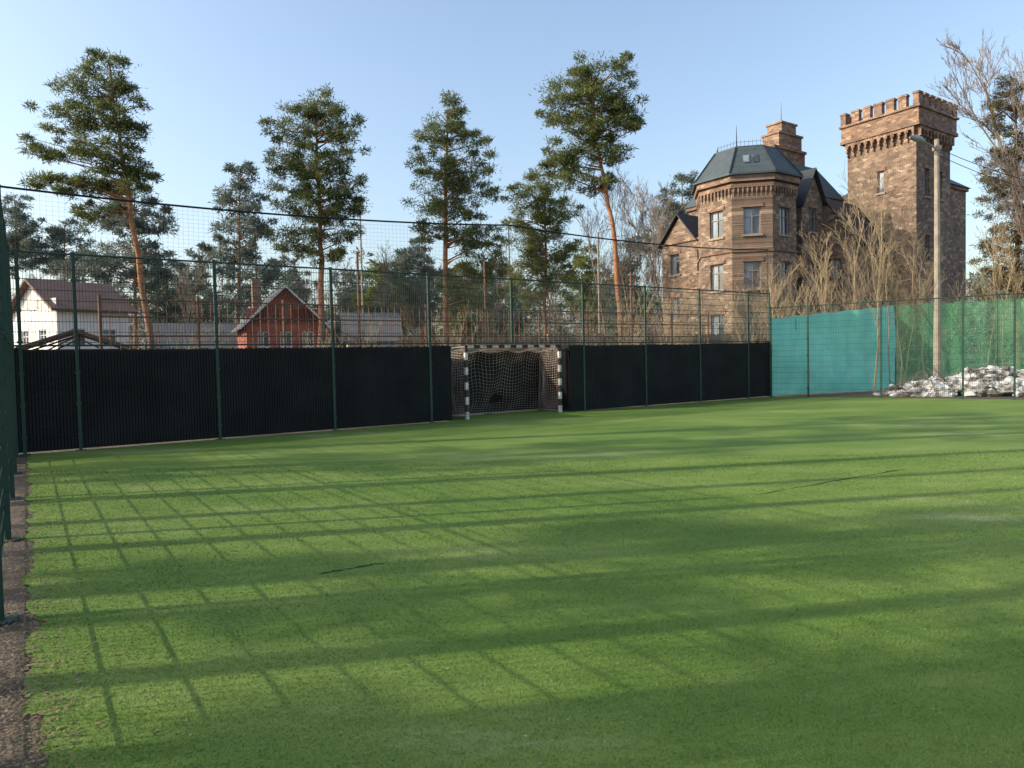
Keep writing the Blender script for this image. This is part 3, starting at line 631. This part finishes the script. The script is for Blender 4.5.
def pine(label,trunk,lobes,Yd,mt='needle',tr=.22,dens=1.2,ln=.24,wd=.032,group=None,nq=135,frac=.28,bark='bark',sh=.93):
    T=[P(x,y,Yd) for x,y in trunk]; base=Vector((T[0].x,T[0].y,0)); T=[base]+T
    e=thing("pine_tree",label,"tree",base,group=group); pxm=Yd/700
    T=[t-base for t in T]; h=T[-1].z
    pts=[]
    for i in range(len(T)-1):
        for k in range(4):
            t=k/4; p=T[i].lerp(T[i+1],t); p=p+Vector((random.uniform(-.06,.06),random.uniform(-.06,.06),0))*(1 if p.z>1 else 0); pts.append(p)
    pts.append(T[-1]); rs=[tr*(1-.8*(p.z/h)) for p in pts]
    mb=MB(); mb.tube(pts,rs,9)
    C=[];Rr=[]
    for (x,y,rx,ry) in lobes:
        c=P(x,y,Yd)-base; RX=rx*pxm*sh; RZ=ry*pxm*sh; nn=int(min(30,max(7,dens*RX*RX*RZ*14)))
        for _ in range(nn):
            while True:
                v=Vector([random.uniform(-1,1) for _ in range(3)])
                if .15<v.length<1: break
            v=v*(v.length**-.35)
            C.append((c.x+v.x*RX,c.y+v.y*RX*.9+random.uniform(-.3,.3),c.z+v.z*RZ)); Rr.append(random.uniform(.25,.76)*min(1.1,.6+RX*.35))
        for _ in range(9):
            a=random.uniform(0,6.3); q=random.uniform(1.05,1.35); C.append((c.x+q*RX*math.cos(a),c.y+random.uniform(-1,1)*RX,c.z+q*RZ*math.sin(a))); Rr.append(random.uniform(.15,.36))
    zs=[p.z for p in pts]
    for c,r in zip(C,Rr):
        if random.random()>frac: continue
        c=Vector(c); hz=math.hypot(c.x-np.interp(c.z,zs,[p.x for p in pts]),c.y-np.interp(c.z,zs,[p.y for p in pts]))
        z=min(max(c.z-hz*random.uniform(.1,.45),h*.3),h*.97)
        s_=Vector((np.interp(z,zs,[p.x for p in pts]),np.interp(z,zs,[p.y for p in pts]),z)); mid=s_.lerp(c,.5)+Vector((random.uniform(-.2,.2),random.uniform(-.2,.2),random.uniform(-.1,.3)))
        mb.tube([s_,mid,c],[.045+.02*hz*.3,.03,.012],4,cap=False)
    for _ in range(10):
        z=random.uniform(h*.3,h*.6); s_=Vector((np.interp(z,zs,[p.x for p in pts]),np.interp(z,zs,[p.y for p in pts]),z)); a=random.uniform(0,6.3); q=random.uniform(.5,1.4)
        mb.tube([s_,s_+Vector((math.cos(a)*q,math.sin(a)*q,random.uniform(-.2,.3)))],[.022,.006],3,cap=False)
    mb.build("trunk",M[bark],e,smooth=True)
    quads_obj("crown",needle_quads(np.array(C),np.array(Rr),nq,ln,wd),M[mt],e)
    return e
pine("tall leaning pine with orange trunk and open one sided crown",[(151,345),(143,290),(132,220),(122,160),(114,105),(108,60)],
 [(104,68,20,12),(90,88,26,12),(120,100,20,14),(72,120,24,12),(104,124,26,12),(132,134,14,12),(60,150,24,9),(95,152,26,11),(120,165,18,8),(50,182,18,6),(78,186,24,7),(112,188,24,8),(138,178,12,8),(98,212,18,6)],36,tr=.2)
pine("tall pine with straight reddish trunk and dense rounded crown",[(322,345),(321,260),(318,180),(314,100)],
 [(314,104,20,12),(334,120,20,12),(298,130,22,14),(334,146,22,13),(288,160,20,13),(314,168,28,13),(340,184,20,11),(290,190,22,13),(312,210,30,13),(348,207,14,8),(298,238,24,12),(334,232,20,9),(318,256,22,7)],38)
pine("tall pine with narrow dark green crown",[(446,320),(446,200),(448,110)],
 [(447,114,14,11),(440,134,20,11),(466,143,22,10),(432,161,18,11),(464,168,26,11),(436,186,24,10),(470,192,22,8),(448,210,30,10),(470,236,26,11),(480,262,20,17),(436,232,16,8),(472,290,26,18)],40)
pine("tall pine with bright orange leaning trunk and broad crown",[(622,330),(615,250),(606,190),(596,140),(592,80)],
 [(600,74,28,11),(570,92,22,13),(622,94,16,15),(598,102,28,13),(564,120,20,14),(602,128,28,12),(626,118,12,11),(574,148,22,12),(600,154,22,11),(558,170,14,9),(588,180,20,9)],36,tr=.2)
G="mid distance pines behind the pitch"
pine("yellowish green pine with bushy low crown",[(545,330),(545,250),(545,180)],[(547,182,18,14),(530,206,22,16),(560,216,20,16),(526,236,22,18),(552,250,22,16),(530,280,22,22),(556,286,18,16)],43,'needle_y',.16,group=G)
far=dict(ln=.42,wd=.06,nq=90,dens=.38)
pine("dark conical conifer among garden trees",[(238,345),(239,250),(240,172)],[(243,176,13,10),(238,200,24,13),(243,228,28,14),(230,255,28,14),(250,275,26,16),(228,300,28,16)],60,'needle_haze',.2,group=G,**far)
pine("dark green pine behind a leaning pine",[(135,345),(135,250),(135,190)],[(135,198,20,12),(115,220,26,14),(150,222,24,13),(130,250,36,14),(108,270,28,12),(155,265,22,14),(125,295,38,14)],62,'needle_haze',.2,group=G,**far)
pine("distant dark pine above house roofs",[(18,345),(15,200)],[(14,205,12,9),(15,225,22,11),(8,245,26,10),(30,248,18,9),(15,262,28,9)],75,'needle_haze',.2,group=G,**far)
pine("distant dark pine above house roofs",[(65,345),(65,225)],[(65,230,18,8),(64,248,28,10),(70,265,30,10)],78,'needle_haze',.2,group=G,**far)
pine("distant dark pine behind the brick mansion",[(682,345),(682,180)],[(682,185,14,9),(680,202,20,12),(668,222,20,12),(650,245,22,12)],75,'needle_haze',.2,group=G,**far)
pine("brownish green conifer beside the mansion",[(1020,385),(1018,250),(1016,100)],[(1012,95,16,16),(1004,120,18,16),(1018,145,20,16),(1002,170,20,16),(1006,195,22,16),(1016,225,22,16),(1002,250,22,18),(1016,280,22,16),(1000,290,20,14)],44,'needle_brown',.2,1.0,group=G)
for (px,tp,yd,mt_) in ((195,262,72,'needle_haze'),(405,250,70,'needle_haze'),(425,242,74,'needle_haze'),(380,268,66,'needle_y'),(500,262,68,'needle_haze'),(285,262,76,'needle_haze'),(165,262,66,'needle_haze'),(590,250,72,'needle_y'),(625,262,60,'needle_haze'),(345,272,80,'needle_haze'),(465,265,80,'needle_y')):
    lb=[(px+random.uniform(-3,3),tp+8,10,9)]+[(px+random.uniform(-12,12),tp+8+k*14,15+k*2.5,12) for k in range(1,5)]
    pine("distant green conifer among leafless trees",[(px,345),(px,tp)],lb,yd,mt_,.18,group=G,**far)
SL=toy/tox
def sidepine(x,yc,h,rc_=1.2,ncl=60,c0=.5,tr=.17):
    y=yc+SL*x
    e=thing("pine_tree","tall pine standing beside the pitch casting long shadow","tree",(x,y,0),random.uniform(0,6),group="pines beside the pitch")
    mb=MB(); ph=random.uniform(0,6); pts=[Vector((.12*math.sin(ph+5*t),.12*math.sin(ph*2+4*t),h*t)) for t in np.linspace(0,1,11)]; mb.tube(pts,[tr*(1-.7*t) for t in np.linspace(0,1,11)],8)
    C=[];Rr=[]
    for _ in range(ncl):
        t=random.uniform(c0,1); a=random.uniform(0,6.3); q=random.uniform(.3,1)*rc_*math.sqrt(max(.08,1-((t-.5-c0/2)/(.56-c0/2))**2)); c=Vector((q*math.cos(a),q*math.sin(a),h*t)); C.append(c[:]); Rr.append(random.uniform(.3,.6)*(.6+.3*min(rc_,1.5)))
        if random.random()<.5: mb.tube([(0,0,h*t-q*.3),c],[.04,.012],4,cap=False)
    for _ in range(12):
        z=random.uniform(.25,c0)*h; a=random.uniform(0,6.3); q=random.uniform(.4,1.0); mb.tube([(0,0,z),(q*math.cos(a),q*math.sin(a),z+random.uniform(-.2,.3))],[.02,.008],3,cap=False)
    mb.build("trunk",M['bark'],e); quads_obj("crown",needle_quads(np.array(C),np.array(Rr),50,.24,.08),M['needle'],e)
for a in ((-7,3.0,17,1.5,60,.6,.09),(-9,4.0,19,1.6,60,.62,.13),(-10.5,5.6,21,1.7,60,.6,.22),(-11,6.9,20,1.5,60,.62,.13),
          (-13,8.1,22,1.6,60,.62,.12),(-12.5,9.5,20,1.6,60,.6,.2),(-16,11.6,22,1.7,60,.6,.24),(-20,14.2,22,1.7,60,.6,.26),
          (-16,1.9,15,1.1,60,.45,.14),(-20,2.9,18,.7,50,.5,.14),(-20,4.7,20,.6,44,.5,.15),(-26,6.1,17,.5,30,.45,.15),(-24,11.0,15,.7,36,.45,.15),(-34,12.3,24,.9,50,.5,.2),(-36,17.5,20,1.2,60,.5,.2)): sidepine(*a)
def bare(mb,p,d,L,r,depth,minr):
    nseg=4; pts=[p]; dirs=[d]; q=p.copy(); dd=d.copy()
    for i in range(nseg):
        dd=(dd+Vector((random.gauss(0,.12),random.gauss(0,.12),random.gauss(.04,.08)))).normalized(); q=q+dd*L/nseg; pts.append(q.copy()); dirs.append(dd.copy())
    r1=max(minr,r*.4); mb.tube(pts,[r+(r1-r)*i/nseg for i in range(nseg+1)],5 if depth>2 else 3,cap=False)
    if depth<=0: return
    nk={4:10,3:10,2:6,1:4}[depth]
    for k in range(nk):
        t=random.uniform(.25,1) if depth<3 else .25+.75*k/nk; i=min(int(t*nseg),nseg-1); f=t*nseg-i; s_=pts[i].lerp(pts[i+1],f); base=dirs[i+1]
        pe=base.cross(Vector((random.gauss(0,1),random.gauss(0,1),random.gauss(0,1)))).normalized(); an=random.uniform(.35,.75)
        nd=(base*math.cos(an)+pe*math.sin(an)); nd.z+=.2; bare(mb,s_,nd.normalized(),L*random.uniform(.34,.5)*(1.15-.6*t if depth>=3 else 1),max(minr,r*.33),depth-1,minr)
def mkbare(name,label,r,depth,minr,mt,stems=1,group=None):
    e=thing(name,label,"tree" if name=="bare_tree" else "shrub",(0,0,0),group=group); mb=MB()
    for k in range(stems):
        a=random.uniform(0,6.3); sp=.28 if stems>1 else .03
        bare(mb,Vector((math.cos(a)*.05*(stems>1),math.sin(a)*.05*(stems>1),0)),Vector((math.cos(a)*sp,math.sin(a)*sp,1)).normalized(),1*random.uniform(.75,1),r,depth,minr)
    k=1/max(v[2] for v in mb.v); lim=.26 if name=="bare_tree" else 9
    rx=max(abs(v[0]) for v in mb.v)*k; ry=max(abs(v[1]) for v in mb.v)*k; fx=min(1,lim/rx); fy=min(1,lim/ry)
    mb.v=[(x*k*fx,y*k*fy,z*k) for x,y,z in mb.v]
    mb.build("branches" if stems>1 else "trunk",M[mt],e); return e
GB="leafless trees behind the pitch"; GS="leafless saplings and shrubs behind the fence"
tall=[mkbare("bare_tree","tall leafless tree with fine brown branches",.0080,4,.00050,'twig',group=GB) for _ in range(3)]
sap=[mkbare("bare_tree","young leafless tree with pale yellow brown twigs",.0056,3,.0008,'twig_y',group=GS) for _ in range(3)]
shr=[mkbare("bare_shrub","leafless multi stemmed shrub with pale twigs",.005,2,.0018,'twig_y',5,group=GS) for _ in range(3)]
def place(pool,lst):
    for i,(px,top_,Yd) in enumerate(lst):
        b=P(px,350,Yd); t=P(px,top_,Yd); src=pool[i%3]; s_=t.z
        if i<3: src.location=(b.x,b.y,0); src.scale=(s_,)*3; src.rotation_euler=(0,0,random.uniform(0,6))
        else: copy_thing(src,(b.x,b.y,0),random.uniform(0,6),s_)
place(tall,[(638,150,58),(1060,-60,34),(665,160,62),(612,190,55),(650,185,66),(560,235,60),(385,245,62),(350,255,70),(180,245,58),(75,255,66),(220,255,70),(420,262,66),(300,262,70),(495,240,64),(1040,-10,42),(740,262,46),(30,268,60)])
place(sap,[(874,155,27.0),(845,180,33),(890,210,27.5),(822,220,34),(905,225,36),(762,255,37),(925,250,34),(985,205,32),(866,195,38),(795,248,38),(1005,225,30),(838,235,30),(858,220,29),(780,262,33),(818,262,29),(900,255,30)])
sl_=[(x,random.randint(268,305),random.uniform(31,39)) for x in range(600,1030,26)]
sl_+=[(x,random.randint(290,320),random.uniform(28,38)) for x in list(range(160,235,40))+list(range(330,600,44))]
place(shr,sl_)
Cn=[];Rn=[];Cb=[];Rb=[]
for i in range(360):
    px=random.uniform(-250,1280); Yd=random.uniform(85,125); b=P(px,350,Yd); hh=random.uniform(9,14)*(1+.15*math.sin(px*.02)); 
    if random.random()<.55:
        for _ in range(9):
            t=random.uniform(.1,1); q=2.6*(1.05-t); a=random.uniform(0,6.3); Cn.append((b.x+q*math.cos(a),b.y+q*math.sin(a),hh*t)); Rn.append(random.uniform(.9,1.7)*(1.2-.5*t))
    else:
        for _ in range(7):
            t=random.uniform(.2,1); q=3*(1.1-t); a=random.uniform(0,6.3); Cb.append((b.x+q*math.cos(a),b.y+q*math.sin(a),hh*t*.9)); Rb.append(random.uniform(1.2,2.2))
o=quads_obj("far_wood",needle_quads(np.array(Cn),np.array(Rn),40,.8,.22,.7),M['needle_haze']); tag(o,"distant mixed wood of dark conifers on the horizon","trees",kind="stuff")
o=quads_obj("far_bare_wood",needle_quads(np.array(Cb),np.array(Rb),60,1.5,.05,1.0),M['twig_haze']); tag(o,"distant leafless brown woodland on the horizon","trees",kind="stuff")
